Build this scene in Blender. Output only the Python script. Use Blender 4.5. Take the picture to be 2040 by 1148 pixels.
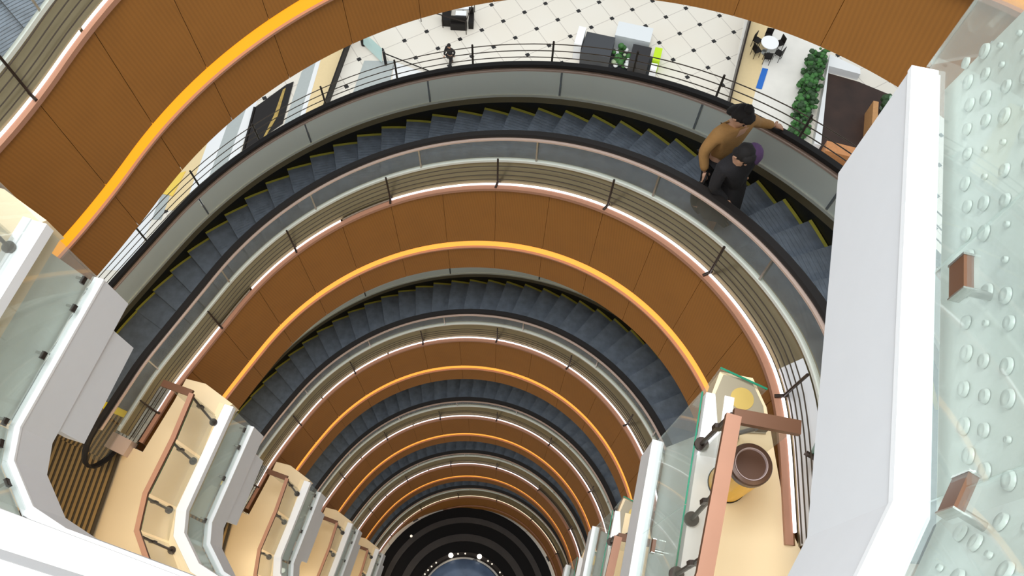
import bpy, bmesh, math, random
from math import sin, cos, pi
from mathutils import Vector, Matrix
random.seed(7)
for o in list(bpy.data.objects): bpy.data.objects.remove(o)
S = bpy.context.scene
C = S.collection
# ------------------------------------------------------------------ camera
ZC = 30.65
CAM = Vector((1.417, -1.865, ZC)); TAU = 1.134; ROLL = 0.041; FPX = 1609.02
cd = bpy.data.cameras.new('camera'); cam = bpy.data.objects.new('camera', cd); C.objects.link(cam)
cd.sensor_width = 36; cd.lens = 36*FPX/2040; cd.clip_start = .05; cd.clip_end = 300
fw = Vector((0, cos(TAU), -sin(TAU))); up = Vector((0, sin(TAU), cos(TAU))); rt = Vector((1, 0, 0))
r2 = cos(ROLL)*rt + sin(ROLL)*up; u2 = -sin(ROLL)*rt + cos(ROLL)*up
m = Matrix((r2, u2, -fw)).transposed().to_4x4(); m.translation = CAM
cam.matrix_world = m
S.camera = cam
# ------------------------------------------------------------------ view + world + lights
S.view_settings.view_transform = 'Standard'; S.view_settings.look = 'None'
S.view_settings.exposure = 0.0; S.view_settings.gamma = 1.0; S.view_settings.use_curve_mapping = False
w = bpy.data.worlds.new('world'); S.world = w; w.use_nodes = True
bg = w.node_tree.nodes['Background']; bg.inputs[0].default_value = (.88, .95, 1, 1); bg.inputs[1].default_value = .66
def area(name, loc, sx, sy, energy, col, rot=(0, 0, 0), shape='RECTANGLE'):
    l = bpy.data.lights.new(name, 'AREA'); l.shape = shape; l.size = sx; l.size_y = sy
    l.energy = energy; l.color = col
    o = bpy.data.objects.new(name, l); C.objects.link(o); o.location = loc; o.rotation_euler = rot
    return o
area('skylight', (0, 1, 46), 14, 14, 10500, (.93, .97, 1))
area('hall_light', (2, 24, 17), 30, 14, 1250, (1, .95, .86))
for F in (20, 15, 10, 5, 0):
    area('landing_downlight', (-3.9, -.1, F+3.1), .5, .5, 22, (1, .72, .38), shape='DISK')
    area('landing_downlight', (-3.3, -.9, F+3.1), .4, .4, 10, (1, .72, .38), shape='DISK')
for F in (25, 20, 15, 10, 5, 0):
    area('landing_downlight', (3.9, -1.9, F+3.1), .6, .6, 22, (1, .80, .52), shape='DISK')
# ------------------------------------------------------------------ materials
def srgb(r, g, b):
    f = lambda v: (v/255/12.92) if v/255 <= .04045 else ((v/255+.055)/1.055)**2.4
    return (f(r), f(g), f(b), 1)
def mat(name, col, rough=.5, metal=0, emit=None, es=0, noise=0, nscale=8, bump=0, bscale=60, spec=None):
    m = bpy.data.materials.new(name); m.use_nodes = True; nt = m.node_tree; b = nt.nodes['Principled BSDF']
    b.inputs['Base Color'].default_value = col; b.inputs['Roughness'].default_value = rough
    b.inputs['Metallic'].default_value = metal
    if spec is not None: b.inputs['Specular IOR Level'].default_value = spec
    if emit: b.inputs['Emission Color'].default_value = emit; b.inputs['Emission Strength'].default_value = es
    if noise or bump:
        tc = nt.nodes.new('ShaderNodeTexCoord')
    if noise:
        n = nt.nodes.new('ShaderNodeTexNoise'); n.inputs['Scale'].default_value = nscale; n.inputs['Detail'].default_value = 5
        nt.links.new(tc.outputs['Object'], n.inputs['Vector'])
        mx = nt.nodes.new('ShaderNodeMix'); mx.data_type = 'RGBA'
        mx.inputs[6].default_value = tuple(c*(1-noise) for c in col[:3])+(1,)
        mx.inputs[7].default_value = tuple(min(1, c*(1+noise)) for c in col[:3])+(1,)
        nt.links.new(n.outputs['Fac'], mx.inputs[0]); nt.links.new(mx.outputs[2], b.inputs['Base Color'])
    if bump:
        n2 = nt.nodes.new('ShaderNodeTexNoise'); n2.inputs['Scale'].default_value = bscale
        nt.links.new(tc.outputs['Object'], n2.inputs['Vector'])
        bp = nt.nodes.new('ShaderNodeBump'); bp.inputs['Strength'].default_value = bump; bp.inputs['Distance'].default_value = .01
        nt.links.new(n2.outputs['Fac'], bp.inputs['Height']); nt.links.new(bp.outputs[0], b.inputs['Normal'])
    return m
def glass_mat(name, tint, alpha, rough=.02, gloss=.5):
    m = bpy.data.materials.new(name); m.use_nodes = True; nt = m.node_tree; nt.nodes.clear()
    out = nt.nodes.new('ShaderNodeOutputMaterial'); tr = nt.nodes.new('ShaderNodeBsdfTransparent')
    gl = nt.nodes.new('ShaderNodeBsdfGlossy'); gl.inputs['Roughness'].default_value = rough
    gl.inputs[0].default_value = (.9, 1, .97, 1)
    df = nt.nodes.new('ShaderNodeBsdfDiffuse'); df.inputs[0].default_value = tint
    tr.inputs[0].default_value = tuple(.80+.2*c for c in tint[:3])+(1,)
    fr = nt.nodes.new('ShaderNodeFresnel'); fr.inputs[0].default_value = 1.45
    m1 = nt.nodes.new('ShaderNodeMixShader'); m1.inputs[0].default_value = alpha
    m2 = nt.nodes.new('ShaderNodeMixShader')
    nt.links.new(tr.outputs[0], m1.inputs[1]); nt.links.new(df.outputs[0], m1.inputs[2])
    ml = nt.nodes.new('ShaderNodeMath'); ml.operation = 'MULTIPLY'; ml.inputs[1].default_value = gloss; nt.links.new(fr.outputs[0], ml.inputs[0]); nt.links.new(ml.outputs[0], m2.inputs[0]); nt.links.new(m1.outputs[0], m2.inputs[1]); nt.links.new(gl.outputs[0], m2.inputs[2])
    nt.links.new(m2.outputs[0], out.inputs[0])
    return m
M = {}
# brown perforated cladding: fine regular perforation as procedural pattern over the uv unrolled along the flight
def perforated(name, col):
    m = mat(name, col, .6); nt = m.node_tree; b = nt.nodes['Principled BSDF']
    uv = nt.nodes.new('ShaderNodeUVMap'); uv.uv_map = 'UVMap'
    mp = nt.nodes.new('ShaderNodeMapping'); mp.inputs['Rotation'].default_value = (0, 0, .12)
    wv = nt.nodes.new('ShaderNodeTexWave'); wv.inputs['Scale'].default_value = 9; wv.inputs['Distortion'].default_value = .0
    ns = nt.nodes.new('ShaderNodeTexNoise'); ns.inputs['Scale'].default_value = 2.2
    nt.links.new(uv.outputs[0], mp.inputs[0]); nt.links.new(mp.outputs[0], wv.inputs['Vector']); nt.links.new(uv.outputs[0], ns.inputs['Vector'])
    ad = nt.nodes.new('ShaderNodeMath'); ad.operation = 'MULTIPLY_ADD'; ad.inputs[1].default_value = .5
    nt.links.new(wv.outputs['Fac'], ad.inputs[0]); nt.links.new(ns.outputs['Fac'], ad.inputs[2])
    mx = nt.nodes.new('ShaderNodeMix'); mx.data_type = 'RGBA'
    mx.inputs[6].default_value = tuple(c*.86 for c in col[:3])+(1,); mx.inputs[7].default_value = tuple(c*1.12 for c in col[:3])+(1,)
    nt.links.new(ad.outputs[0], mx.inputs[0]); nt.links.new(mx.outputs[2], b.inputs['Base Color'])
    return m
M['brown'] = perforated('brown_perforated_metal', srgb(141, 91, 32))
M['seam'] = mat('seam_dark', srgb(104, 66, 24), .7)
M['copper'] = mat('copper_metal', srgb(166, 120, 96), .5, .0, noise=.06)
M['copper_dark'] = mat('copper_shade_and_clamp', srgb(104, 68, 44), .45, .1)  # shading painted into handrail sides and ends; clamps' own brown
M['led'] = mat('led_white', (1, 1, 1, 1), .5, 0, (1, .88, .92, 1), 1.35)
M['led_warm'] = mat('led_cream', (1, 1, 1, 1), .5, 0, (1, .82, .5, 1), .75)
M['led_off'] = mat('led_unlit', srgb(165, 150, 135), .35, .5)
M['orange'] = mat('orange_light', (.5, .2, .02, 1), .5, 0, (1, .40, .004, 1), .95)
M['orange_low'] = mat('orange_light_dim', (1, .5, .1, 1), .5, 0, (.88, .36, .045, 1), .9)
M['deck'] = mat('olive_steel', srgb(150, 138, 108), .33, .75, noise=.12, nscale=3)
M['rail'] = mat('pale_rail', srgb(222, 226, 216), .4, .2)
M['guide'] = mat('beige_guide', srgb(212, 188, 174), .4, .3)
M['rubber'] = mat('black_rubber', srgb(27, 23, 21), .6, spec=.3)
M['skirt'] = mat('black_skirt', srgb(14, 13, 13), .5)
M['step'] = mat('step_tread', srgb(98, 108, 120), .6, .0, noise=.5, nscale=9)
M['riser'] = mat('step_riser', srgb(40, 44, 50), .5, .1, noise=.25, nscale=9)
M['yellow'] = mat('yellow_edge', srgb(168, 164, 66), .5)
M['yellowb'] = mat('yellow_comb', srgb(250, 225, 40), .5)
M['glass'] = glass_mat('clear_glass', (.55, .55, .48, 1), .08, .2, gloss=.08)
M['glass_out'] = glass_mat('outer_balustrade_glass', (.86, .94, .90, 1), .92, .05, 1.1)
M['glass_skin'] = glass_mat('skin_glass', (.86, .94, .92, 1), .12, gloss=.16)
M['glass_edge'] = mat('green_glass_edge', srgb(40, 130, 100), .2)
M['post'] = mat('dark_post', srgb(52, 42, 36), .4, .6)
M['wire'] = mat('wire_steel', srgb(84, 74, 64), .4, .6)
M['white'] = mat('white_panel', srgb(222, 223, 225), .65, noise=.02)
M['rim'] = mat('white_rim', srgb(244, 245, 246), .5)
M['cream'] = mat('cream_panel', srgb(240, 218, 175), .5, noise=.04)
M['beige'] = mat('beige_marble', srgb(236, 214, 176), .25, noise=.08, nscale=1.3)
M['spandrel'] = mat('dotted_spandrel_glass', srgb(212, 219, 209), .3, noise=.08, nscale=3, bump=.25, bscale=25)
M['chrome'] = mat('steel', srgb(190, 190, 184), .25, .9)
M['grate_a'] = mat('grate_bronze', srgb(150, 124, 80), .4, .5)
M['grate_b'] = mat('grate_dark', srgb(60, 48, 28), .6)
# ------------------------------------------------------------------ helpers
def tag(o, label=None, cat=None, group=None, kind=None):
    if label: o['label'] = label
    if cat: o['category'] = cat
    if group: o['group'] = group
    if kind: o['kind'] = kind
    return o
def empty(name, loc=(0, 0, 0), rz=0):
    o = bpy.data.objects.new(name, None); C.objects.link(o); o.location = loc; o.rotation_euler = (0, 0, rz)
    o.empty_display_size = .1
    return o
class MB:
    def __init__(s): s.v = []; s.f = []; s.mi = []; s.uv = {}
    def quad(s, pts, mi=0):
        n = len(s.v); s.v += [tuple(p) for p in pts]; s.f.append(tuple(range(n, n+len(pts)))); s.mi.append(mi)
    def box(s, x0, x1, y0, y1, z0, z1, mi=0, M4=None):
        p = [(x0, y0, z0), (x1, y0, z0), (x1, y1, z0), (x0, y1, z0), (x0, y0, z1), (x1, y0, z1), (x1, y1, z1), (x0, y1, z1)]
        if M4: p = [tuple(M4 @ Vector(q)) for q in p]
        n = len(s.v); s.v += p
        for f in ((3, 2, 1, 0), (4, 5, 6, 7), (0, 1, 5, 4), (1, 2, 6, 5), (2, 3, 7, 6), (3, 0, 4, 7)):
            s.f.append(tuple(n+i for i in f)); s.mi.append(mi)
    def tube(s, pts, r, seg=8, mi=0, rs=None, caps=True):
        pts = [Vector(p) for p in pts]; rings = []
        for i, p in enumerate(pts):
            d = (pts[min(i+1, len(pts)-1)] - pts[max(i-1, 0)]).normalized()
            a = d.cross(Vector((0, 0, 1)))
            if a.length < 1e-3: a = d.cross(Vector((0, 1, 0)))
            a.normalize(); b = d.cross(a); rr = rs[i] if rs else r
            n = len(s.v); s.v += [tuple(p+a*rr*cos(2*pi*k/seg)+b*rr*sin(2*pi*k/seg)) for k in range(seg)]; rings.append(n)
        for n0, n1 in zip(rings, rings[1:]):
            for k in range(seg):
                s.f.append((n0+k, n0+(k+1) % seg, n1+(k+1) % seg, n1+k)); s.mi.append(mi)
        if caps:
            s.f.append(tuple(rings[0]+k for k in range(seg))[::-1]); s.mi.append(mi)
            s.f.append(tuple(rings[-1]+k for k in range(seg))); s.mi.append(mi)
    def lathe(s, prof, cx=0, cy=0, seg=32, mi=0):
        rings = []
        for r, z in prof:
            n = len(s.v); s.v += [(cx+r*cos(2*pi*k/seg), cy+r*sin(2*pi*k/seg), z) for k in range(seg)]; rings.append(n)
        for n0, n1 in zip(rings, rings[1:]):
            for k in range(seg):
                s.f.append((n0+k, n0+(k+1) % seg, n1+(k+1) % seg, n1+k)); s.mi.append(mi)
    def sphere(s, c, rx, ry, rz, seg=12, ring=8, mi=0):
        rows = []
        for i in range(ring+1):
            a = pi*i/ring; n = len(s.v)
            s.v += [(c[0]+rx*sin(a)*cos(2*pi*k/seg), c[1]+ry*sin(a)*sin(2*pi*k/seg), c[2]+rz*cos(a)) for k in range(seg)]; rows.append(n)
        for n0, n1 in zip(rows, rows[1:]):
            for k in range(seg):
                s.f.append((n0+k, n1+k, n1+(k+1) % seg, n0+(k+1) % seg)); s.mi.append(mi)
    def sweep(s, prof, us, closed=True, mi=0, uvs=False):
        """profile [(r,dz)] carried along the flight"""
        rings = []
        for u in us:
            n = len(s.v); s.v += [P(u, r, dz) for r, dz in prof]; rings.append(n)
        k = len(prof)
        for j, (n0, n1) in enumerate(zip(rings, rings[1:])):
            for i in range(k if closed else k-1):
                i2 = (i+1) % k
                if uvs: s.uv[len(s.f)] = [(us[j]*R0, prof[i][1]), (us[j+1]*R0, prof[i][1]), (us[j+1]*R0, prof[i2][1]), (us[j]*R0, prof[i2][1])]
                s.f.append((n0+i, n1+i, n1+i2, n0+i2)); s.mi.append(mi)
        if closed:
            s.f.append(tuple(rings[0]+i for i in range(k))); s.mi.append(mi)
            s.f.append(tuple(rings[-1]+i for i in range(k))[::-1]); s.mi.append(mi)
    def build(s, name, mats, parent=None, smooth=False, fix=True, loc=None):
        me = bpy.data.meshes.new(name); me.from_pydata(s.v, [], s.f)
        if not isinstance(mats, (list, tuple)): mats = [mats]
        for m in mats: me.materials.append(m)
        for i, p in enumerate(me.polygons): p.material_index = s.mi[i]; p.use_smooth = smooth
        if s.uv:
            ul = me.uv_layers.new(name='UVMap')
            for i, p in enumerate(me.polygons):
                q = s.uv.get(i)
                if q:
                    for li, c in zip(p.loop_indices, q): ul.data[li].uv = c
        if fix:
            b = bmesh.new(); b.from_mesh(me); bmesh.ops.recalc_face_normals(b, faces=b.faces); b.to_mesh(me); b.free()
        o = bpy.data.objects.new(name, me); C.objects.link(o)
        if parent: o.parent = parent
        if loc: o.location = loc
        return o
def copy_tree(o, parent=None):
    c = o.copy(); C.objects.link(c); c.parent = parent
    for ch in list(kids.get(o.name, [])): copy_tree(ch, c)
    return c
kids = {}
def index_kids():
    kids.clear()
    for o in C.objects:
        if o.parent: kids.setdefault(o.parent.name, []).append(o)
# ------------------------------------------------------------------ the spiral flight: plan and pitch
R0 = 3.446; SL = 1.999; PC = -.324; BL = 1.207; BR = 1.622; EE = .324
AA = (5/SL+EE)/2
Z0 = -8.116 + ZC           # height of the inner ledge at mid flight, first complete flight under the camera
def zl(u):
    d = u-PC; a = abs(d)
    if a < AA-EE: v = SL*a
    elif a < AA: q = a-(AA-EE); v = SL*(AA-EE)+SL*(q-q*q/(2*EE))
    else: v = 2.5
    return -math.copysign(v, d)
def P(u, r, dz):
    t = min(max(u, -BR), BL); ex = (u-t)*R0; ph = t+pi/2
    return (r*cos(ph)-ex*sin(ph), r*sin(ph)+ex*cos(ph), zl(u)+dz)
def rng(a, b, st=.02):
    n = max(2, int(abs(b-a)/st)+1)
    return [a+(b-a)*i/n for i in range(n+1)]
UL, UR = 1.39, -1.88            # ends of the box
POSTS = [-.355+.405*j for j in range(-3, 5)]
LED_SEGS = [(-1.86, -1.57), (-1.57, -1.165), (-1.165, -.76), (-.76, -.355), (-.355, .05), (.05, .25), (.25, .455), (.455, .68), (.68, .86), (.86, 1.265)]
LED_STATE = {-1: 'wwwwwwwwww', 0: 'wwwwwowwow', 1: 'wwwwwwwwww', 2: 'wwwwwwwwww', 3: 'owowwwwwww', 4: 'ooccccccww'}
ESC_LABEL = {-1: 'topmost curved escalator flight, only its lower side and left corner in view',
             0: 'largest curved escalator flight, with two people riding on its dark steps',
             1: 'second complete curved escalator flight, directly under the one with riders',
             2: 'third complete curved escalator flight down the brown spiral well',
             3: 'fourth complete curved escalator flight, its white ledge light stopping part way on the right',
             4: 'lowest and smallest curved escalator flight, just above the black round basin'}
def make_escalator():
    root = empty('escalator')
    us = rng(UR, UL)
    # inner cladding, panel by panel, with the light groove between the two rows
    f = MB()
    seams = sorted([-.355+.2025*j for j in range(-7, 9)] + [UR, UL]); 
    for a, b in zip(seams, seams[1:]):
        uu = rng(a+.0007, b-.0007)
        f.sweep([(3.395, -.005), (3.42, -.005), (3.392, -1.262), (3.356, -1.262)], uu, uvs=True)
        f.sweep([(3.35, -1.425), (3.39, -1.425), (3.39, -2.046), (3.35, -2.046)], uu, uvs=True)
    f.build('inner_cladding', M['brown'], root)
    b = MB(); b.sweep([(3.424, -.03), (3.45, -.03), (3.43, -2.03), (3.386, -2.03)], us)
    b.sweep([(3.40, -2.03), (4.84, -2.03), (4.84, -1.99), (3.40, -1.99)], us)
    b.build('truss_casing', M['seam'], root)
    o = MB(); o.sweep([(4.84, .16), (4.88, .16), (4.88, -2.04), (4.84, -2.04)], us, uvs=True); o.build('outer_cladding', M['brown'], root)
    g = MB(); g.sweep([(3.362, -1.27), (3.384, -1.27), (3.384, -1.41), (3.362, -1.41)], rng(UR+.02, UL-.02)); g.build('orange_light_strip', M['orange'], root)
    g = MB(); g.sweep([(3.328, -1.405), (3.384, -1.405), (3.384, -1.43), (3.328, -1.43)], us); g.build('light_strip_lip', M['copper'], root)
    # ledge cap, ledge light, deck
    c = MB(); c.sweep([(3.374, -.05), (3.374, .0), (3.43, .0), (3.43, -.05)], us); c.build('copper_ledge', M['copper'], root)
    for i, (a, d) in enumerate(LED_SEGS):
        l = MB(); l.sweep([(3.431, -.02), (3.431, .016), (3.450, .016), (3.450, -.02)], rng(a+.004, d-.004)); l.build('ledge_light', M['led'], root)
    d = MB(); d.sweep([(3.47, -.04), (3.47, -.01), (3.585, .23), (3.60, .29), (3.64, .29), (3.66, .10), (3.66, -.06)], us)
    d.build('inner_deck', M['deck'], root)
    d = MB(); d.sweep([(3.582, .265), (3.582, .305), (3.622, .305), (3.622, .265)], us); d.build('inner_glass_rail', M['rail'], root)
    ue = rng(UR-.1, UL+.04)
    d = MB(); d.sweep([(3.66, .10), (3.668, .10), (3.668, -.5), (3.66, -.5)], ue); d.build('inner_skirt', M['skirt'], root)
    d = MB(); d.sweep([(4.588, .16), (4.596, .16), (4.596, -.5), (4.588, -.5)], ue); d.build('outer_skirt', M['skirt'], root)
    d = MB(); d.sweep([(4.588, .16), (4.61, .245), (4.67, .245), (4.86, .16), (4.86, .12), (4.596, .10)], ue); d.build('outer_deck', M['deck'], root)
    d = MB(); d.sweep([(4.60, .25), (4.60, .29), (4.645, .29), (4.645, .25)], ue); d.build('outer_glass_rail', M['rail'], root)
    # glass, one panel at a time
    gi = [-.47+.4*j for j in range(-3, 5)]; gi = [UR+.02]+[x for x in gi if UR+.1 < x < UL-.1]+[UL-.02]
    for a, b_ in zip(gi, gi[1:]):
        q = MB(); q.sweep([(3.596, .30), (3.596, .74), (3.608, .74), (3.608, .30)], rng(a+.003, b_-.003)); q.build('inner_glass_panel', M['glass'], root)
    for x in gi[1:-1]:
        q = MB(); q.sweep([(3.590, .30), (3.590, .74), (3.614, .74), (3.614, .30)], [x-.0028, x+.0028]); q.build('glass_joint', M['chrome'], root)
    go = [-.42+.36*j for j in range(-3, 5)]; go = [UR]+[x for x in go if UR+.1 < x < UL-.1]+[UL]
    for a, b_ in zip(go, go[1:]):
        q = MB(); q.sweep([(4.615, .28), (4.615, .72), (4.627, .72), (4.627, .28)], rng(a+.003, b_-.003)); q.build('outer_glass_panel', M['glass_out'], root)
    for x in go[1:-1]:
        q = MB(); q.sweep([(4.609, .28), (4.609, .72), (4.633, .72), (4.633, .28)], [x-.0025, x+.0025]); q.build('glass_joint', M['chrome'], root)
    # handrails: straight run then a loop at the lower newel
    for rr, side, nm in ((3.612, -1, 'inner_handrail'), (4.655, 1, 'outer_handrail')):
        h = MB(); prof = [(rr-.042, .765), (rr-.048, .785), (rr-.03, .805), (rr+.03, .805), (rr+.048, .785), (rr+.042, .765)]
        h.sweep(prof, rng(UR-.1, UL+.03))
        # loop
        pts = []
        for i in range(13):
            a = pi*i/12; pts.append((UL+.03+.125*sin(a), .42+.365*cos(a)))
        rings = []
        for u, z in pts:
            n = len(h.v)
            du = 1
            for k in range(8):
                ang = 2*pi*k/8; p = P(u, rr+.045*cos(ang), 0)
                # thickness in the loop's own plane
                ii = pts.index((u, z)); a = pi*ii/12
                off = .022*sin(ang)
                pu = P(u+off*sin(a)/R0, rr+.045*cos(ang), z+off*cos(a)); h.v.append(pu)
            rings.append(n)
        for n0, n1 in zip(rings, rings[1:]):
            for k in range(8): h.f.append((n0+k, n0+(k+1) % 8, n1+(k+1) % 8, n1+k)); h.mi.append(0)
        ho = h.build(nm, M['rubber'], root)
        gd = MB(); gd.sweep([(rr-.066, .728), (rr-.066, .752), (rr+.03, .762), (rr+.03, .74)], rng(UR-.1, UL+.03)); gd.build('handrail_guide', M['guide'], root)
        # newel glass inside the loop
        ng = MB(); poly = [(UL-.015, .30)]+[(UL-.015, .74)]+[(UL+.03+.10*sin(pi*i/8), .42+.32*cos(pi*i/8)) for i in range(9)]
        for s_ in (-.006, .006): ng.quad([P(u, rr-.01+s_, z) for u, z in poly])
        ng.build('newel_glass', M['glass'], root)
    # wire fence on the inner ledge and outside the outer handrail
    for x in POSTS:
        if not UR < x < UL: continue
        q = MB(); q.tube([P(x, 3.445, 0), P(x, 3.455, .5)], .012); q.tube([P(x, 3.38, .012), P(x, 3.47, .035)], .014)
        q.build('fence_post', M['post'], root)
    for z in (.09, .18, .27, .36):
        q = MB(); q.tube([P(u, 3.455, z) for u in rng(UR, UL, .04)], .0055, 6); q.build('fence_wire', M['wire'], root)
    xs = [-.17-.2025*j for j in range(-7, 9)]
    for x in xs:
        q = MB(); q.tube([P(x, 4.87, .1), P(x, 4.88, .92)], .013); q.build('fence_post', M['post'], root)
    for z in (.56, .66, .77, .88):
        q = MB(); q.tube([P(u, 4.88, z) for u in rng(UR, UL, .04)], .006, 6); q.build('fence_wire', M['wire'], root)
    # steps
    PIT = .0762; i0 = -19; 
    for i in range(i0, 24):
        a = -.14-PIT*i; b_ = a-PIT
        if a > 1.31 or b_ < -1.93: continue
        q = MB(); z = zl(a)+.075; A = 5
        rs = (3.672, 4.586)
        top = []; bot = []
        for j in range(A+1):
            u = a+(b_-a)*j/A+(-.001 if j == A else 0)
            top.append([Vector(P(u, r, 0)) for r in rs])
        for t in top:
            for v in t: v.z = z
        zb = z-.32
        for j in range(A):
            q.quad([top[j][0], top[j][1], top[j+1][1], top[j+1][0]])
            for k in (0, 1):
                q.quad([top[j][k], top[j+1][k], top[j+1][k]-Vector((0, 0, .32)), top[j][k]-Vector((0, 0, .32))], 1)
        d = Vector((0, 0, .32))
        q.quad([top[0][0], top[0][1], top[0][1]-d, top[0][0]-d], 1)
        q.quad([top[A][0], top[A][1], top[A][1]-d, top[A][0]-d], 1)
        # tread cleats: thin ridges that follow the curve
        for c in range(1, 21):
            r_ = 3.69+c*.0405
            pr = []
            for j in (0, A):
                u = a+(b_-a)*j/A
                p0 = Vector(P(u, r_, 0)); p1 = Vector(P(u, r_+.014, 0)); p0.z = p1.z = z+.005; pr += [p0, p1]
            q.quad([pr[0], pr[1], pr[3], pr[2]])
        so = q.build('step', [M['step'], M['riser']], root, fix=False)
        e = MB(); 
        for (ra, rb, ua, ub) in ((4.548, 4.582, a, b_),):
            for j in range(A):
                u = ua+(ub-ua)*j/A; v = ua+(ub-ua)*(j+1)/A
                pp = [Vector(P(u, ra, 0)), Vector(P(u, rb, 0)), Vector(P(v, rb, 0)), Vector(P(v, ra, 0))]
                for x in pp: x.z = z+.008
                e.quad(pp)
        e.build('yellow_side_line', M['yellow'], so, fix=False)
    # lower landing: comb, striped floor plate
    q = MB(); q.sweep([(3.68, .036), (4.57, .036), (4.57, .02), (3.68, .02)], [1.305, 1.335]); q.build('comb_plate', M['yellowb'], root)
    q = MB(); q.sweep([(3.68, .03), (4.57, .03), (4.57, -.02), (3.68, -.02)], [1.335, 1.50]); 
    for i in range(14):
        r_ = 3.70+i*.062; q.sweep([(r_, .036), (r_+.03, .036), (r_+.03, .03), (r_, .03)], [1.335, 1.50], mi=1)
    q.build('floor_plate', [M['grate_b'], M['grate_a']], root)
    q = MB(); q.sweep([(3.68, .03), (4.57, .03), (4.57, -.02), (3.68, -.02)], [-1.93, -2.2]); q.build('floor_plate', M['deck'], root)
    q = MB(); zf = -2.5+.012
    q.quad([(-4.62, .66, zf), (-3.60, .62, zf), (-3.76, -1.0, zf), (-4.80, -1.0, zf)])
    for i in range(13):
        x = -4.56+i*.073
        q.quad([(x, .66, zf+.008), (x+.038, .66, zf+.008), (x-.125, -1.0, zf+.008), (x-.165, -1.0, zf+.008)], 1)
    q.build('floor_grating', [M['grate_b'], M['grate_a']], root)
    q = MB(); q.sweep([(3.475, .02), (3.578, .245), (3.578, .23), (3.475, .0)], rng(UR, -1.50)); q.build('skylit_deck_overlay', M['white'], root)  # overlay added to whiten the deck end, skylight painted as a pale plate
    # brushed end cover of the deck at the lower landing
    q = MB()
    for i in range(6):
        r_ = 3.44+i*.036; q.sweep([(r_, .02+i*.04), (r_+.03, .05+i*.04), (r_+.03, -.02), (r_, -.02)], [1.15, UL+.01])
    q.build('deck_end_cover', M['chrome'], root)
    q = MB(); q.sweep([(3.46, .10), (3.66, .28), (3.66, -.08), (3.46, -.08)], [UL+.01, UL+.07]); q.build('deck_nose', M['guide'], root)
    return root
esc = make_escalator(); index_kids()
ESCS = {}
first = True
for k in (-1, 0, 1, 2, 3, 4):
    o = esc if first else copy_tree(esc); first = False
    o.location = (0, 0, Z0-5*k); tag(o, ESC_LABEL[k], 'escalator', 'stacked curved escalators'); ESCS[k] = o
index_kids()
for k, o in ESCS.items():
    for c in kids[o.name]:
        if k >= 0 and c.name.startswith('orange_light'):
            c.material_slots[0].link = 'OBJECT'; c.material_slots[0].material = M['orange_low'] if k < 4 else M['seam']
    segs = [c for c in kids[o.name] if c.name.startswith('ledge_light')]
    for c, st in zip(segs, LED_STATE[k]):
        c.material_slots[0].link = 'OBJECT'
        c.material_slots[0].material = {'w': M['led'], 'o': M['led_off'], 'c': M['led_warm']}[st]
# ------------------------------------------------------------------ floors and the edge of the well
LP = [(-2.28, 1.16), (-2.63, -.22), (-2.60, -.50), (-2.34, -.86), (-2.03, -1.02), (-1.11, -1.29), (0.0, -1.62), (1.5, -2.0), (2.0, -2.0), (2.30, -1.66), (2.44, -1.44), (2.57, -.80), (2.74, .02)]
DZ = [-1.0]*6 + [-1.15, -1.45, -1.48, -1.48, -1.48, -1.48, -1.48]      # height of the white rim under each floor
DB = [.55]*6 + [.6, .66, .66, .66, .66, .66, .66]
def offs(path, d):
    out = []
    for i, p in enumerate(path):
        a = Vector(path[max(i-1, 0)]); b = Vector(path[min(i+1, len(path)-1)]); p = Vector(p)
        n1 = (p-a).normalized() if i else None; n2 = (b-p).normalized() if i < len(path)-1 else None
        n = (n1 or n2)+(n2 or n1); n.normalize(); t = Vector((n.y, -n.x))   # to the right of travel: into the slab
        c = t.dot(Vector(((n1 or n2).y, -(n1 or n2).x))); out.append(p+t*d/max(c, .5))
    return out
def strip(mb, path, o0, o1, za, zb, mi=0):
    """prism along the path between two offsets; za/zb heights per vertex"""
    A = offs(path, o0); B = offs(path, o1)
    rings = []
    for a, b, z0, z1 in zip(A, B, za, zb):
        n = len(mb.v); mb.v += [(a.x, a.y, z0), (b.x, b.y, z0), (b.x, b.y, z1), (a.x, a.y, z1)]; rings.append(n)
    for n0, n1 in zip(rings, rings[1:]):
        for k in range(4): mb.f.append((n0+k, n0+(k+1) % 4, n1+(k+1) % 4, n1+k)); mb.mi.append(mi)
    mb.f.append(tuple(rings[0]+k for k in range(4))); mb.f.append(tuple(rings[-1]+k for k in range(4))); mb.mi += [mi, mi]
# travel LP: left edge runs toward the camera (-y), slab lies to the right of travel
def prism(mb, poly, z0, z1, mi=0):
    n = len(mb.v); k = len(poly); mb.v += [(x, y, z0) for x, y in poly]+[(x, y, z1) for x, y in poly]
    mb.f.append(tuple(range(n, n+k))[::-1]); mb.f.append(tuple(range(n+k, n+2*k))); mb.mi += [mi, mi]
    for i in range(k): mb.f.append((n+i, n+(i+1) % k, n+k+(i+1) % k, n+k+i)); mb.mi.append(mi)
LEFT_END = [(-2.30, 1.20), (-2.72, 1.47), (-3.0, 1.53), (-3.10, 1.2), (-3.36, .5), (-4.6, .97), (-5.0, 1.4), (-9, 1.4), (-9, -7), (9, -7), (9, .4), (4.95, .4), (4.95, -1.15), (3.46, -1.15), (3.36, -.9), (3.30, -.1), (3.22, .12), (2.98, .16)]
def floor_poly(): 
    inner = offs(LP, .06)[:8]+offs(LP, .17)[8:]
    return [(p.x, p.y) for p in inner][::-1] + LEFT_END
LV = (30, 25, 20, 15, 10, 5)
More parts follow.
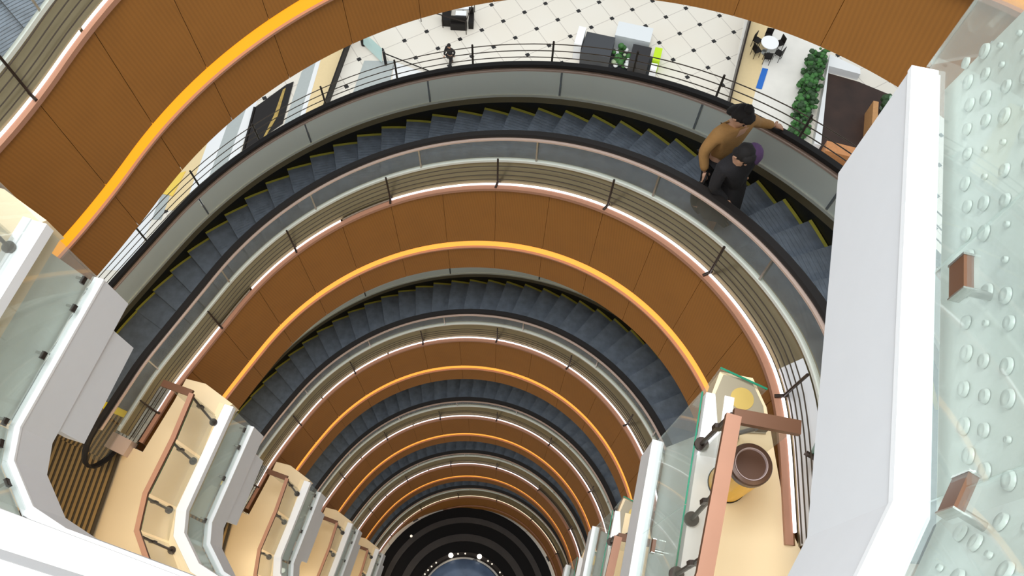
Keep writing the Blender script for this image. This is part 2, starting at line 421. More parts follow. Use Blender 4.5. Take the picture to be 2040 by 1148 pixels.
for i, F in enumerate(LV):
    nz = lambda d: [F+x+d for x in DZ]
    fl = MB(); prism(fl, floor_poly(), F-.3, F)
    o = fl.build('floor', M['beige'], fix=True)
    b = bmesh.new(); b.from_mesh(o.data); bmesh.ops.triangulate(b, faces=[f for f in b.faces if len(f.verts) > 4]); b.to_mesh(o.data); b.free()
    tag(o, kind='structure')
    # slab edge: white top border, vertical white edge
    e = MB(); LE = [(p.x, p.y) for p in offs(LP, .0)[:8]]+[(p.x, p.y) for p in offs(LP, .13)[8:]]; strip(e, LE, .0, .13, [F-.1]*len(LP), [F+.012]*len(LP)); strip(e, LE, .13, .20, [F-.1]*len(LP), [F+.030]*len(LP), 1)
    e.build('trim_slab_edge', [M['rim'], M['cream'] if F < 25 else M['rim']]); C.objects[-1]
    tag(C.objects[-1], kind='structure')
    # white upstand under the slab: rim and face
    r = MB(); strip(r, LP, -.005, .085, nz(-.03), nz(0)); strip(r, LP, .0, .10, [a-c for a, c in zip(nz(0), DB)], nz(-.02), 1)
    o = r.build('wall_bulkhead', [M['rim'], M['white']]); tag(o, kind='structure')
    # panel between rim and slab, leaning a little, with round studs
    s = MB(); strip(s, LP[1:7], .12, .15, nz(-.05)[1:7], [F-.1]*6)
    # end pieces cut on a slant
    for a, b_, fa, dz in ((LP[0], LP[1], .12, DZ[0]), (LP[-1], LP[-2], .30, DZ[-1])):
        if a is LP[-1]:
            tag(s.build('wall_spandrel', M['spandrel']), kind='structure'); s = MB(); strip(s, LP[8:12], .13, .15, nz(-.05)[8:12], [F-.1]*4)
        A = Vector(a); B = Vector(b_); t = (B-A).normalized(); n = Vector((-t.y, t.x)) if a is LP[-1] else Vector((t.y, -t.x))
        lo = A+t*.03+n*.13; hi = A+t*fa+n*.13; en = B+n*.13
        s.quad([(lo.x, lo.y, F+dz-.05), (en.x, en.y, F+dz-.05), (en.x, en.y, F-.1), (hi.x, hi.y, F-.1)])
        lo2 = lo+n*.02; hi2 = hi+n*.02; en2 = en+n*.02
        s.quad([(lo2.x, lo2.y, F+dz-.05), (en2.x, en2.y, F+dz-.05), (en2.x, en2.y, F-.1), (hi2.x, hi2.y, F-.1)])
    o = s.build('wall_spandrel', M['spandrel']); tag(o, kind='structure')
    wsp = MB(); strip(wsp, LP[3:10], .10, .118, nz(-.04)[3:10], [F-.1]*7); o = wsp.build('wall_spandrel', M['rim']); tag(o, kind='structure')
# ------------------------------------------------------------------ more of the well edge
def polyline_tube(mb, pts, w_, h_, z, mi=0):
    """flat bar with mitred corners, width w_, height h_"""
    A = offs(pts, -w_/2); B = offs(pts, w_/2); rings = []
    for a, b in zip(A, B):
        n = len(mb.v); mb.v += [(a.x, a.y, z), (b.x, b.y, z), (b.x, b.y, z+h_), (a.x, a.y, z+h_)]; rings.append(n)
    for n0, n1 in zip(rings, rings[1:]):
        for k in range(4):
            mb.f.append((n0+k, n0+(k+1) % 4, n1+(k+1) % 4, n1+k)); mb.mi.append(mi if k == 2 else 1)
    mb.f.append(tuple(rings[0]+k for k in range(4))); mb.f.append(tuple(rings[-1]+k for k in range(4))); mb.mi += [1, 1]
HL = [(-2.86, 1.14), (-2.47, 1.02), (-2.58, .45), (-2.76, -.21), (-2.76, -.63), (-2.55, -.98), (-2.15, -1.22)]
HR = [(2.46, -1.55), (2.53, -1.38), (2.76, -.475), (3.15, -.535)]
def along(pts, d):
    for a, b in zip(pts, pts[1:]):
        L = math.dist(a, b)
        if d <= L: t = d/L; return (a[0]+(b[0]-a[0])*t, a[1]+(b[1]-a[1])*t)
        d -= L
    return pts[-1]
def make_balustrade(pts, inner, posts):
    root = empty('glass_balustrade')
    cut = 1 if pts[0][1] > 0 else len(pts)-2
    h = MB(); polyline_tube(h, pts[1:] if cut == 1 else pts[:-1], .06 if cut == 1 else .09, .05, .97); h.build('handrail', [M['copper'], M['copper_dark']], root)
    h = MB(); polyline_tube(h, pts[:2] if cut == 1 else pts[-2:], .085, .05, .968); h.build('handrail_end', [M['copper_dark'], M['copper_dark']], root)  # end piece coloured like a shaded face of the copper rail
    for a, b in zip(pts, pts[1:]):
        if math.dist(a, b) < .3: continue
        g = MB(); A = Vector(a); B = Vector(b); t = (B-A).normalized(); n = Vector((-t.y, t.x))*.006
        a1, a2, b1, b2 = A+t*.02+n, A+t*.02-n, B-t*.02+n, B-t*.02-n
        vs = [(a1, .04), (b1, .04), (b2, .04), (a2, .04), (a1, .90), (b1, .90), (b2, .90), (a2, .90)]
        i = len(g.v); g.v += [(p.x, p.y, z) for p, z in vs]
        for f in ((0, 1, 2, 3), (0, 1, 5, 4), (2, 3, 7, 6), (1, 2, 6, 5), (3, 0, 4, 7)): g.f.append(tuple(i+k for k in f)); g.mi.append(0)
        g.f.append((i+4, i+5, i+6, i+7)); g.mi.append(1)
        g.build('glass_panel', [M['glass'], M['glass_edge']], root)
    for (bx, by), (tx, ty) in posts:
        p = MB(); p.tube([(bx, by, .0), (bx, by, .05), ((bx+tx)/2, (by+ty)/2, .55), (tx, ty, .97)], .016, 8)
        p.tube([(bx, by, .005), (bx, by, .035)], .05, 14)
        p.build('post', M['post'], root)
        c = MB(); c.box(-.035, .035, -.014, .014, -.045, .045, 0, Matrix.Translation(((bx*.4+tx*.6), (by*.4+ty*.6), .60))); c.build('glass_clamp', M['post'], root)
    return root
lb = make_balustrade(HL, None, [((-2.50, .93), (-2.48, 1.0)), ((-2.66, .40), (-2.60, .42)), ((-2.84, -.23), (-2.78, -.24)), ((-2.70, -.72), (-2.73, -.68))])
rb = make_balustrade(HR, None, [((2.80, -.40), (2.76, -.46)), ((2.70, -.92), (2.65, -.90)), ((3.02, -.33), (3.08, -.50)), ((2.58, -1.28), (2.56, -1.27))])
index_kids()
WHERE = {25: 'fifth floor up', 20: 'level', 15: '', 10: '', 5: ''}
LTX = {25: 'copper railed glass balustrade at far left edge, behind the large grey panel',
       20: 'copper railed glass balustrade on the left landing beside the black handrail loop',
       15: 'copper railed glass balustrade on the left, one landing below the black handrail loop',
       10: 'copper railed glass balustrade on the left, second smallest of the stacked landings',
       5: 'smallest copper railed glass balustrade on the left, right above the dark basin'}
RTX = {25: 'broad copper railed glass balustrade in front of the yellow bin on the right',
       20: 'copper railed glass balustrade on the right, one landing under the yellow bin',
       15: 'copper railed glass balustrade on the right, two landings under the yellow bin',
       10: 'lowest copper railed glass balustrade on the right, deep in the well'}
for i, F in enumerate((25, 20, 15, 10, 5)):
    o = lb if i == 0 else copy_tree(lb); o.location = (0, 0, F+.014); tag(o, LTX[F], 'balustrade', 'left landing balustrades')
for i, F in enumerate((25, 20, 15, 10)):
    o = rb if i == 0 else copy_tree(rb); o.location = (0, 0, F+.014); tag(o, RTX[F], 'balustrade', 'right landing balustrades')
# clear glass skin over the spandrel, standing in the white rim, with clamps
def make_skin(pts, dz, top, clamps, lean=0):
    root = empty('glass_screen')
    raw = pts; pts = offs(raw, .045); tops = offs(raw, .045+lean); pts = [(p.x, p.y) for p in pts]
    for a, b, TA, TB in zip(pts, pts[1:], tops, tops[1:]):
        A = Vector(a); B = Vector(b); t = (B-A).normalized(); n = Vector((-t.y, t.x))*.006
        g = MB(); vs = [A+n+t*.003, B+n-t*.003, B-n-t*.003, A-n+t*.003]; vt = [TA+n+t*.003, TB+n-t*.003, TB-n-t*.003, TA-n+t*.003]
        i = len(g.v); g.v += [(p.x, p.y, dz) for p in vs]+[(p.x, p.y, top) for p in vt]
        for f in ((0, 1, 5, 4), (2, 3, 7, 6), (1, 2, 6, 5), (3, 0, 4, 7)): g.f.append(tuple(i+k for k in f)); g.mi.append(0)
        g.f.append((i+4, i+5, i+6, i+7)); g.mi.append(1)
        g.build('glass_panel', [M['glass_skin'], M['glass_edge']], root)
    for (x, y, z, ang, s) in clamps:
        c = MB(); T = Matrix.Translation((x, y, z)) @ Matrix.Rotation(ang, 4, 'Z')
        c.box(-.058*s, .058*s, -.014, .012, -.046*s, .046*s, 0, T); c.box(-.066*s, -.058*s, -.016, .014, -.05*s, .05*s, 1, T)
        c.box(.058*s, .064*s, -.016, .014, -.05*s, .05*s, 1, T)
        p = MB(); q0 = T @ Vector((.03*s, .01, -.02)); q1 = T @ Vector((.03*s, .11, -.02)); p.tube([q0, q1], .013, 10)
        o = c.build('clamp', [M['copper_dark'] if s > .6 else M['post'], M['chrome'] if s > .6 else M['post']], root); p.build('standoff', M['chrome'], o)
    return root
def wall_ang(a, b): return math.atan2(b[1]-a[1], b[0]-a[0])
ra = wall_ang(LP[-1], LP[-2]); rb_ = wall_ang(LP[-3], LP[-4])
for i, F in enumerate((30, 25, 20, 15, 10)):
    cl = []
    pr = offs(LP, .045)
    for t_, seg in ((.30 if F != 30 else .14, (-2, -3)), (.05, (-3, -4))):
        a, b = pr[seg[0]], pr[seg[1]]; p = a+(b-a)*t_
        cl.append((p.x, p.y, -1.48+.24 if F == 30 else -.75, wall_ang(a, b), .82))
    if i < 2:
        sk = make_skin(LP[-5:], -1.47, 0.012 if F != 30 else .9, cl, .055 if F != 30 else 0); base = sk
    else: index_kids(); sk = copy_tree(base)
    sk.location = (0, 0, F)
    tag(sk, {30: 'large clear glass screen with dark copper clamps over the dotted panel at right', 25: 'clear glass screen with green top edge in the long white curb left of the bin',
             20: 'green edged glass screen on the right, one landing below the yellow bin', 15: 'small glass screen on the right, two landings below the yellow bin', 10: 'smallest glass screen on the right, deep in the well'}[F], 'glass screen', 'right glass screens')
for i, F in enumerate((25, 20, 15, 10, 5)):
    pl = offs(LP, .045); cl = []
    for t_, j, z in ((.08, 0, -.82), (.25, 0, -.90), (.58, 0, -.86), (1.0, 0, -.86), (.6, 1, -.86), (.5, 2, -.86), (.3, 4, -.92), (.8, 4, -.92)):
        a, b = pl[j], pl[j+1]; p = a+(b-a)*t_; cl.append((p.x, p.y, z, wall_ang(a, b)+pi, .5))
    if i < 1: sk = make_skin(LP[:4], -.99, .62, cl[:6])
    elif i == 1: sk = make_skin(LP[:7], -.99, .0, cl[:4]); base = sk
    else: index_kids(); sk = copy_tree(base)
    sk.location = (0, 0, F)
    tag(sk, {25: 'large clear glass screen over the grey panel on the near left wall', 20: 'glass screen in the white curb beside the left landing railing, second from the top',
             15: 'glass screen on the left, third landing from the top', 10: 'glass screen on the left, fourth landing from the top', 5: 'smallest glass screen on the left, just above the dark basin'}[F], 'glass screen', 'left glass screens')
# return pane and bracket at the far end of the right screen
pr = offs(LP, .045)[-1]
g = MB(); g.box(0, .42, -.006, .006, 28.55, 31.2, 0, Matrix.Translation((pr.x, pr.y-.005, 0)) @ Matrix.Rotation(.25, 4, 'Z'))
o = g.build('glass_return_pane', M['glass_skin']); tag(o, 'narrow clear glass pane returning behind the far end of the white curb at right', 'glass pane')
c = MB(); c.tube([(2.93, .0, 28.63), (2.90, -.05, 28.70), (2.97, -.07, 28.76), (3.02, .02, 28.80), (3.12, .06, 28.80)], .022, 10); c.tube([(2.97, .02, 28.62), (3.05, .0, 28.66)], .03, 10)
o = c.build('glass_bracket', M['chrome']); tag(o, 'bent grey metal bracket at the upper right corner of the dotted panel', 'bracket')
# round studs on the near panels: one mesh per panel
def studs(a, b, n_, z0, z1, name, label, rows, cols, inner=0):
    A = Vector(a); B = Vector(b); t = (B-A).normalized(); L = (B-A).length; s = MB()
    for i in range(rows):
        for j in range(cols):
            d = (j+.5+.5*(i % 2)+random.uniform(-.08, .08))/cols*L; z = z0+(i+.5)/rows*(z1-z0)+random.uniform(-.015, .015)
            if d > L-.03 or d < .02+inner*(i+.5)/rows: continue
            rad = random.choice((.020, .023, .025, .009))
            c = A+t*d; M4 = Matrix(((t.x, n_.x, 0, c.x), (t.y, n_.y, 0, c.y), (0, 0, 1, z), (0, 0, 0, 1)))
            k = len(s.v); seg = 14
            for q, h in ((1, 0), (.86, .011), (.5, .006)):
                s.v += [tuple(M4 @ Vector((rad*q*cos(2*pi*e/seg), h, rad*q*sin(2*pi*e/seg)))) for e in range(seg)]
            for rr in range(2):
                for e in range(seg): s.f.append((k+rr*seg+e, k+rr*seg+(e+1) % seg, k+(rr+1)*seg+(e+1) % seg, k+(rr+1)*seg+e)); s.mi.append(0)
            s.f.append(tuple(k+2*seg+e for e in range(seg))); s.mi.append(0)
    o = s.build(name, M['spandrel']); o.data.polygons.foreach_set('use_smooth', [True]*len(o.data.polygons)); tag(o, kind='structure'); return o
def nrm(a, b): t = (Vector(b)-Vector(a)).normalized(); return Vector((t.y, -t.x))
po = offs(LP, .128)
for a, b, inn, cols in ((po[-1], po[-2], .3, 9), (po[-2], po[-3], 0, 7), (po[-3], po[-4], 0, 3), (po[-4], po[-5], 0, 4)):
    nn = nrm(a, b)*1; studs(a, b, nn, 28.58, 29.85, 'wall_panel_studs', '', 13, cols, inn)
# white slab painting skylight brightness on the near left floor, and the dark seal line in the near upstand
slab_ = MB(); prism(slab_, [(p.x, p.y) for p in offs(LP, .12)[2:8]]+[(1.5, -6.8), (-9, -6.8), (-9, -.55)], 25.0, 25.036); tag(slab_.build('floor', M['rim']), kind='structure')
sl = MB(); strip(sl, LP[3:8], .088, .10, [24.0, 24.0, 24.0, 23.9, 23.8], [24.02, 24.02, 24.02, 23.92, 23.82]); tag(sl.build('trim_seal', M['wire']), kind='structure')
# grey panel added to darken the right landing's end, gold disc painting a reflection, with its glass end screen
gold = mat('reflection_gold', srgb(196, 168, 92), .35, .3, noise=.15, nscale=3); thr = mat('threshold_grey', srgb(150, 140, 118), .4, .2)
for F in (25, 20, 15, 10):
    q = MB(); prism(q, [(2.93, -.02), (3.00, .13), (3.20, .09), (3.27, -.1), (3.27, -.30), (2.93, -.30)], F+.002, F+.022)
    q.lathe([(0, F+.022), (.085, F+.022), (.085, F+.026), (0, F+.026)], 3.12, -.05, 20, 1)
    tag(q.build('trim_threshold', [thr, gold]), kind='structure')
    q = MB(); A = Vector((2.97, .17)); B = Vector((3.30, .02)); t = (B-A).normalized(); n = Vector((-t.y, t.x))*.007
    for z0, z1, mi in ((F-.9, F+.05, 0), (F+.05, F+.06, 1)):
        i = len(q.v); q.v += [(p.x, p.y, z) for z in (z0, z1) for p in (A+n, B+n, B-n, A-n)]
        for f in ((0, 1, 5, 4), (1, 2, 6, 5), (2, 3, 7, 6), (3, 0, 4, 7), (4, 5, 6, 7)): q.f.append(tuple(i+k for k in f)); q.mi.append(mi)
    tag(q.build('trim_glass_end', [M['glass_skin'], M['glass_edge']]), kind='structure')
# soffit boards under the left bulkheads
for F in (25, 20, 15, 10, 5):
    b = MB(); prism(b, [(-2.37, .89), (-2.61, -.10), (-2.80, -.05), (-2.56, 1.02)], F-2.05, F-1.5)
    tag(b.build('wall_soffit_board', M['white']), kind='structure')
# ------------------------------------------------------------------ yellow bin on the right landing
bn = empty('litter_bin', (2.965, -.665, 25)); tag(bn, 'yellow cylindrical bin with a round brown lid on the right landing', 'bin')
b = MB(); b.lathe([(.0, .01), (.128, .01), (.128, .53), (.0, .53)], seg=40); b.build('bin_body', mat('bin_yellow', srgb(250, 190, 30), .35), bn, smooth=False)
b = MB(); b.lathe([(.131, 0), (.134, .0), (.134, .02), (.129, .02)], seg=40); b.build('base_ring', M['rubber'], bn)
b = MB(); b.lathe([(.0, .57), (.095, .57), (.10, .585), (.108, .59), (.13, .585), (.137, .57), (.137, .52), (.12, .50), (.0, .50)], seg=40); b.v = [(x, y, z+.03) for x, y, z in b.v]; b.build('lid', mat('lid_brown', srgb(84, 58, 44), .35, .2), bn)
b = MB(); b.lathe([(.094, .572), (.099, .589), (.104, .589), (.100, .572)], seg=40); b.v = [(x, y, z+.03) for x, y, z in b.v]; b.build('lid_ring', mat('ring_bright', srgb(235, 215, 215), .2, .6), bn)
# white paper notice board edge by the bin
# green glass fins beside the upper landing
gf = empty('glass_fin_stack', (3.60, -.44, 25.32)); tag(gf, 'stack of green edged glass fins beside the white curb on the right', 'glass fins')
for i in range(5):
    q = MB(); q.box(-.09+i*.045, -.080+i*.045, -.14, .14, -.02, .16, 0, Matrix.Rotation(-.5, 4, 'Z')); q.build('fin', M['glass_edge'], gf)
q = MB(); q.box(-.13, .14, -.16, -.145, .0, .06, 0, Matrix.Rotation(-.5, 4, 'Z')); q.build('fin_holder', M['post'], gf)
# white slabs beside the upper landings, painting the skylight's bluish-white light there
for F in (25, 20, 15, 10, 5):
    q = MB(); prism(q, [(3.58, -.25), (3.66, -1.4), (4.9, -1.4), (4.9, -.25)], F-.2, F+.02); tag(q.build('floor', M['white']), kind='structure')
# ------------------------------------------------------------------ ground floor: hall and basin
def tile_mat():
    m = mat('hall_tiles', srgb(226, 221, 208), .35); nt = m.node_tree; b = nt.nodes['Principled BSDF']
    tc = nt.nodes.new('ShaderNodeTexCoord'); mp = nt.nodes.new('ShaderNodeMapping')
    a = math.radians(31.5); P_ = 1.21; ox, oy = .445, 27.0
    # p' = R(-a)(p-o)/P
    mp.vector_type = 'TEXTURE'; mp.inputs['Location'].default_value = (ox, oy, 0); mp.inputs['Rotation'].default_value = (0, 0, a); mp.inputs['Scale'].default_value = (P_, P_, 1)
    nt.links.new(tc.outputs['Object'], mp.inputs[0]); sx = nt.nodes.new('ShaderNodeSeparateXYZ'); nt.links.new(mp.outputs[0], sx.inputs[0])
    def mth(op, x, y=None, v=None):
        n = nt.nodes.new('ShaderNodeMath'); n.operation = op; nt.links.new(x, n.inputs[0])
        if y is not None: nt.links.new(y, n.inputs[1])
        elif v is not None: n.inputs[1].default_value = v
        return n.outputs[0]
    ax = []
    for o in (sx.outputs[0], sx.outputs[1]):
        f = mth('FRACT', mth('ADD', o, v=.5)); ax.append(mth('ABSOLUTE', mth('SUBTRACT', f, v=.5)))
    near = mth('MINIMUM', ax[0], ax[1]); far = mth('MAXIMUM', ax[0], ax[1])
    grout = mth('LESS_THAN', near, v=.016); dot = mth('LESS_THAN', far, v=.082)
    ns = nt.nodes.new('ShaderNodeTexNoise'); ns.inputs['Scale'].default_value = .35; nt.links.new(tc.outputs['Object'], ns.inputs[0])
    c0 = nt.nodes.new('ShaderNodeMix'); c0.data_type = 'RGBA'; c0.inputs[6].default_value = srgb(234, 230, 220); c0.inputs[7].default_value = srgb(228, 218, 202); nt.links.new(ns.outputs['Fac'], c0.inputs[0])
    c1 = nt.nodes.new('ShaderNodeMix'); c1.data_type = 'RGBA'; nt.links.new(grout, c1.inputs[0]); nt.links.new(c0.outputs[2], c1.inputs[6]); c1.inputs[7].default_value = srgb(200, 192, 182)
    c2 = nt.nodes.new('ShaderNodeMix'); c2.data_type = 'RGBA'; nt.links.new(dot, c2.inputs[0]); nt.links.new(c1.outputs[2], c2.inputs[6]); c2.inputs[7].default_value = srgb(30, 28, 28)
    nt.links.new(c2.outputs[2], b.inputs['Base Color']); return m
q = MB(); q.box(-40, 40, -12, 60, -.4, 0); tag(q.build('floor_ground', tile_mat()), kind='structure')
def slab(name, poly, z0, z1, m_, label=None, cat=None, kind='structure'):
    q = MB(); prism(q, poly, z0, z1); o = q.build(name, m_)
    if label: tag(o, label, cat)
    else: tag(o, kind=kind)
    return o
marble = mat('white_marble', srgb(236, 232, 224), .3, noise=.12, nscale=1.2)
sand = mat('sand_strip', srgb(232, 208, 160), .5, noise=.05)
slab('floor_marble', [(13.0, 30), (11.0, 21.5), (10.2, 18), (14.0, 18.0), (16.4, 27.5), (16.4, 30)], 0, .02, marble)
slab('floor_sand_border', [(12.9, 28.1), (10.7, 20.3), (11.7, 20.3), (14.3, 29.0)], .02, .035, sand)
slab('low_divider', [(12.80, 28.0), (10.72, 20.6), (10.66, 20.62), (12.72, 28.05)], 0, .9, M['post'], 'long thin dark rail dividing the tiled hall from the marble area', 'divider')
slab('floor_mosaic', [(-8.1, 30), (-7.1, 24.9), (-7.9, 19), (-9.0, 19), (-8.3, 23.8), (-8.9, 30)], 0, .02, sand)
slab('low_divider', [(-6.80, 25.6), (-7.62, 20.4), (-7.69, 20.42), (-6.88, 25.62)], 0, .5, M['rubber'], 'long thin black rail across the hall floor at upper left', 'divider')
gry = mat('grey_mat', srgb(176, 182, 180), .6, noise=.06); pale = mat('pale_stone', srgb(235, 236, 236), .4)
slab('floor_grey_band', [(-8.35, 24.6), (-8.75, 20.0), (-9.35, 20.2), (-9.0, 23.3)], .0, .03, gry)
slab('floor_pale_band', [(-8.15, 24.6), (-8.55, 20.0), (-8.75, 20.0), (-8.35, 24.6)], .0, .035, pale)
dk = empty('dark_glass_pool', (-10.2, 20.6, 0)); tag(dk, 'black glossy strip with gold reflections crossing the hall floor at left', 'pool')
q = MB(); prism(q, [(-.65, .5), (-.74, -1.9), (.78, -.3), (.92, 2.1), (.60, 1.9)], 0, .06); q.build('water_surface', mat('black_gloss', srgb(26, 20, 16), .08), dk)
q = MB(); prism(q, [(.50, 1.6), (.62, 1.7), (.50, .1), (.10, -1.2), (.02, -1.2), (.32, .1)], .06, .08); q.build('gold_reflection', mat('gold', srgb(190, 160, 90), .3, .4, noise=.5, nscale=6), dk)  # golden reflection on the black strip, painted as a flat shape
q = MB(); prism(q, [(-.68, .5), (-.78, -1.95), (-.70, -2.0), (-.60, .5)], 0, .12); q.build('kerb', M['rubber'], dk)
for x0, x1, y0, y1, c_ in ((-11.35, -10.95, 17, 23, pale), (-11.95, -11.35, 16.5, 22.5, gry), (-12.55, -11.95, 16, 22, pale), (-13.35, -12.55, 15.5, 21, sand), (-13.75, -13.35, 15, 20, gry), (-15.6, -13.75, 12.5, 19, pale)):
    slab('floor_band', [(x0+.1*(y1-20), y1), (x0+.1*(y0-20), y0), (x1+.1*(y0-20), y0), (x1+.1*(y1-20), y1)], 0, .02, c_)
slab('yellow_rug', [(-13.3, 17.5), (-13.75, 17.3), (-14.1, 16.3), (-13.6, 16.2)], .022, .05, mat('yellow_rug', srgb(240, 205, 90), .6), 'small yellow rug on the pale bands at the far left of the hall', 'rug')
# grey recess with a glass canopy by the hall's left
sr = empty('stair_opening', (-5.4, 23.4, 0)); tag(sr, 'grey stair opening with a white wedge and slanting glass canopy on the tiled hall floor', 'stair')
q = MB(); prism(q, [(-.71, .75), (-.95, -.7), (-1.1, -1.7), (.65, -.5), (.71, .8)], 0, .03); q.build('grey_flooring', gry, sr)
q = MB(); prism(q, [(.72, .75), (2.2, .15), (.75, -.35)], 0, .05); q.build('white_wedge', pale, sr)
q = MB(); q.quad([(-.75, 1.75, .9), (.25, .75, .9), (.2, .45, .3), (-.8, 1.5, .3)]); q.quad([(-.75, 1.75, .92), (.25, .75, .92), (.2, .45, .32), (-.8, 1.5, .32)]); q.build('glass_canopy', mat('canopy', srgb(205, 232, 226), .15), sr)
q = MB(); q.tube([(-.85, 1.75, .0), (-.85, 1.75, 1.0)], .13, 10); q.tube([(.35, .55, 0), (.35, .55, .9)], .07, 8); q.tube([(.3, .6, .8), (2.5, .2, .1)], .03, 6); q.build('frame', M['rubber'], sr)
# kiosk
kk = empty('kiosk', (6.1, 24.9, 0)); tag(kk, 'dark kiosk counter with green plants and a lime panel on the tiled hall', 'kiosk')
def kbox(nm, x0, x1, y0, y1, z0, z1, m_): 
    q = MB(); q.box(x0, x1, y0, y1, z0, z1, 0, Matrix.Rotation(-.22, 4, 'Z')); return q.build(nm, m_, kk)
kd = mat('kiosk_dark', srgb(62, 64, 68), .5)
kbox('counter', -1.75, -.35, -.85, .45, 0, .9, kd)
kbox('floor_panel', -.6, 1.6, -.85, .55, 0, .05, kd)
kbox('counter', .55, 1.45, -.75, .4, .05, .8, mat('kiosk_black', srgb(40, 38, 40), .4))
kbox('white_stand', -2.15, -1.8, -.6, .5, 0, 1.1, M['rim'])
kbox('lime_panel', 1.6, 1.95, -.35, .45, 0, .85, mat('lime', srgb(190, 225, 30), .5))
kbox('white_box', 1.6, 1.9, -.8, -.4, 0, .7, M['rim'])
kbox('glass_showcase', -.4, 1.3, .6, 1.5, 0, .9, mat('frost', srgb(222, 226, 228), .2))
green = mat('leaf_green', srgb(60, 110, 50), .6, noise=.5, nscale=6); green2 = mat('leaf_dark', srgb(44, 72, 38), .65, noise=.5, nscale=5)
pg = MB()
for i in range(26):
    x, y = random.uniform(-.35, .5), random.uniform(-.75, .4); s_ = random.uniform(.08, .18); pg.sphere((x, y, .25+random.uniform(0, .5)), s_, s_, s_*.8, 7, 5, random.choice((0, 0, 1, 2, 3)))
pg.build('plants', [green, mat('sage', srgb(170, 185, 150), .6), mat('emerald', srgb(20, 140, 90), .5), pale], kk, smooth=True)
# round cafe table with chairs, blue mat
def chair_mesh():
    q = MB(); q.box(-.17, .17, -.17, .17, .42, .47); q.box(-.17, .17, .14, .17, .5, .85)
    for x in (-.15, .15):
        for y in (-.15, .15): q.tube([(x, y, 0), (x, y, .44)], .015, 5)
    return q
ch0 = chair_mesh().build('cafe_chair', M['rubber'])
tb = empty('cafe_table', (13.3, 25.65, .02)); tag(tb, 'small white round cafe table on the marble floor with black chairs', 'table')
q = MB(); q.lathe([(0, .70), (.42, .70), (.42, .73), (0, .73)], seg=24); q.build('table_top', M['rim'], tb)
q = MB(); q.lathe([(.22, 0), (.22, .02), (.03, .04), (.03, .70)], seg=16); q.build('table_leg', M['chrome'], tb)
for i in range(6):
    a = 2*pi*i/6+.4; c = ch0 if i == 0 else ch0.copy()
    if i: C.objects.link(c)
    c.location = (13.3+.62*cos(a), 25.65+.62*sin(a), .02); c.rotation_euler = (0, 0, a-pi/2)
    tag(c, 'black cafe chair around the small white round table', 'chair', 'cafe chairs at the round table')
slab('doormat', [(12.62, 23.45), (12.90, 23.40), (13.32, 24.62), (13.05, 24.68)], .035, .06, mat('mat_blue', srgb(40, 110, 200), .7), 'bright blue rectangular mat on the marble floor', 'mat')
# lounge corner beside the top of the picture
for i, (x, y, sx, sy, cc) in enumerate(((-2.35, 27.1, .2, .6, 0), (-1.72, 26.40, .40, .12, 0), (-1.12, 26.75, .12, .35, 0))):
    q = MB(); q.box(-sx, sx, -sy, sy, 0, .42); q.box(-sx, sx, sy-.12, sy, .42, .75); o = q.build('lounge_bench', M['rubber'], loc=(x, y, 0))
    tag(o, ['long black bench at the left of the white lounge tables', 'short black bench nearest the railing in the lounge corner', 'black bench at the right of the white lounge tables'][i], 'bench')
for i, (x, y, s_) in enumerate(((-1.55, 27.35, .34), (-1.62, 26.88, .24), (-1.86, 27.85, .2))):
    q = MB(); q.box(-s_*1.1, s_*1.1, -s_*.6, s_*.6, .50, .56); q.tube([(0, 0, 0), (0, 0, .5)], .05, 8); o = q.build('lounge_table', M['rim'], loc=(x, y, 0)); 
    tag(o, ['largest white table in the lounge corner', 'oblong white table closest to the corner rail', 'smallest white table in the lounge corner'][i], 'table')
q = MB(); q.tube([(-3.6, 26.75, .85), (-1.33, 26.05, .85), (-.75, 28.6, .85)], .03, 6)
for p in ((-3.6, 26.75), (-2.5, 26.41), (-1.33, 26.05), (-1.0, 27.5)): q.tube([(p[0], p[1], 0), (p[0], p[1], .85)], .02, 6)
tag(q.build('corner_rail', M['post']), 'thin dark rail bent around the lounge corner', 'rail')
# hedge, curb and sunken shop
for i in range(4):
    q = MB(); x0, y0 = 15.75-.42*i*1.0, 25.3-1.30*i
    for j in range(110):
        x, y = x0+random.uniform(-.42, .42)-.2*random.random(), y0-random.uniform(0.1, 1.15); s_ = random.uniform(.07, .17)
        q.sphere((x-(y0-y)*.32, y, .25+random.uniform(0, .75)), s_, s_, s_*.7, 6, 4, random.choice((0, 1)))
    tag(q.build('hedge', [green, green2], smooth=False), ['hedge bush farthest from the escalator in the planter row', 'second hedge bush from the far end of the planter row', 'third hedge bush from the far end of the planter row', 'hedge bush nearest the escalator handrail'][i], 'hedge', 'hedge row')
slab('low_curb', [(16.25, 25.35), (17.6, 24.55), (17.55, 24.2), (16.1, 24.62), (15.15, 20.0), (14.85, 20.1)], 0, .45, pale, 'white curb between the hedge and the dark sunken shop', 'curb')
pit = mat('pit_brown', srgb(52, 34, 26), .6, noise=.6, nscale=1.5)
slab('floor_dark_shop', [(16.05, 24.6), (17.6, 24.1), (19.8, 23), (19.5, 17.5), (14.6, 17.5), (15.1, 20.2)], 0, .03, pit)
q = MB(); q.box(-.8, .8, -.28, .28, 0, .8); o = q.build('wooden_counter', mat('wood_orange', srgb(196, 134, 84), .5, noise=.2), loc=(16.0, 19.55, 0)); o.rotation_euler = (0, 0, -.25); tag(o, 'orange wooden counter at the lower end of the dark shop', 'counter')
q = MB(); q.box(-.12, .12, -1.0, 1.0, 0, 1.0); o = q.build('display_shelf', mat('wood_tan', srgb(190, 140, 90), .5, noise=.2), loc=(17.55, 21.2, 0)); o.rotation_euler = (0, 0, -.2); tag(o, 'tan upright display shelf at the right of the dark shop', 'shelf')
q = MB()
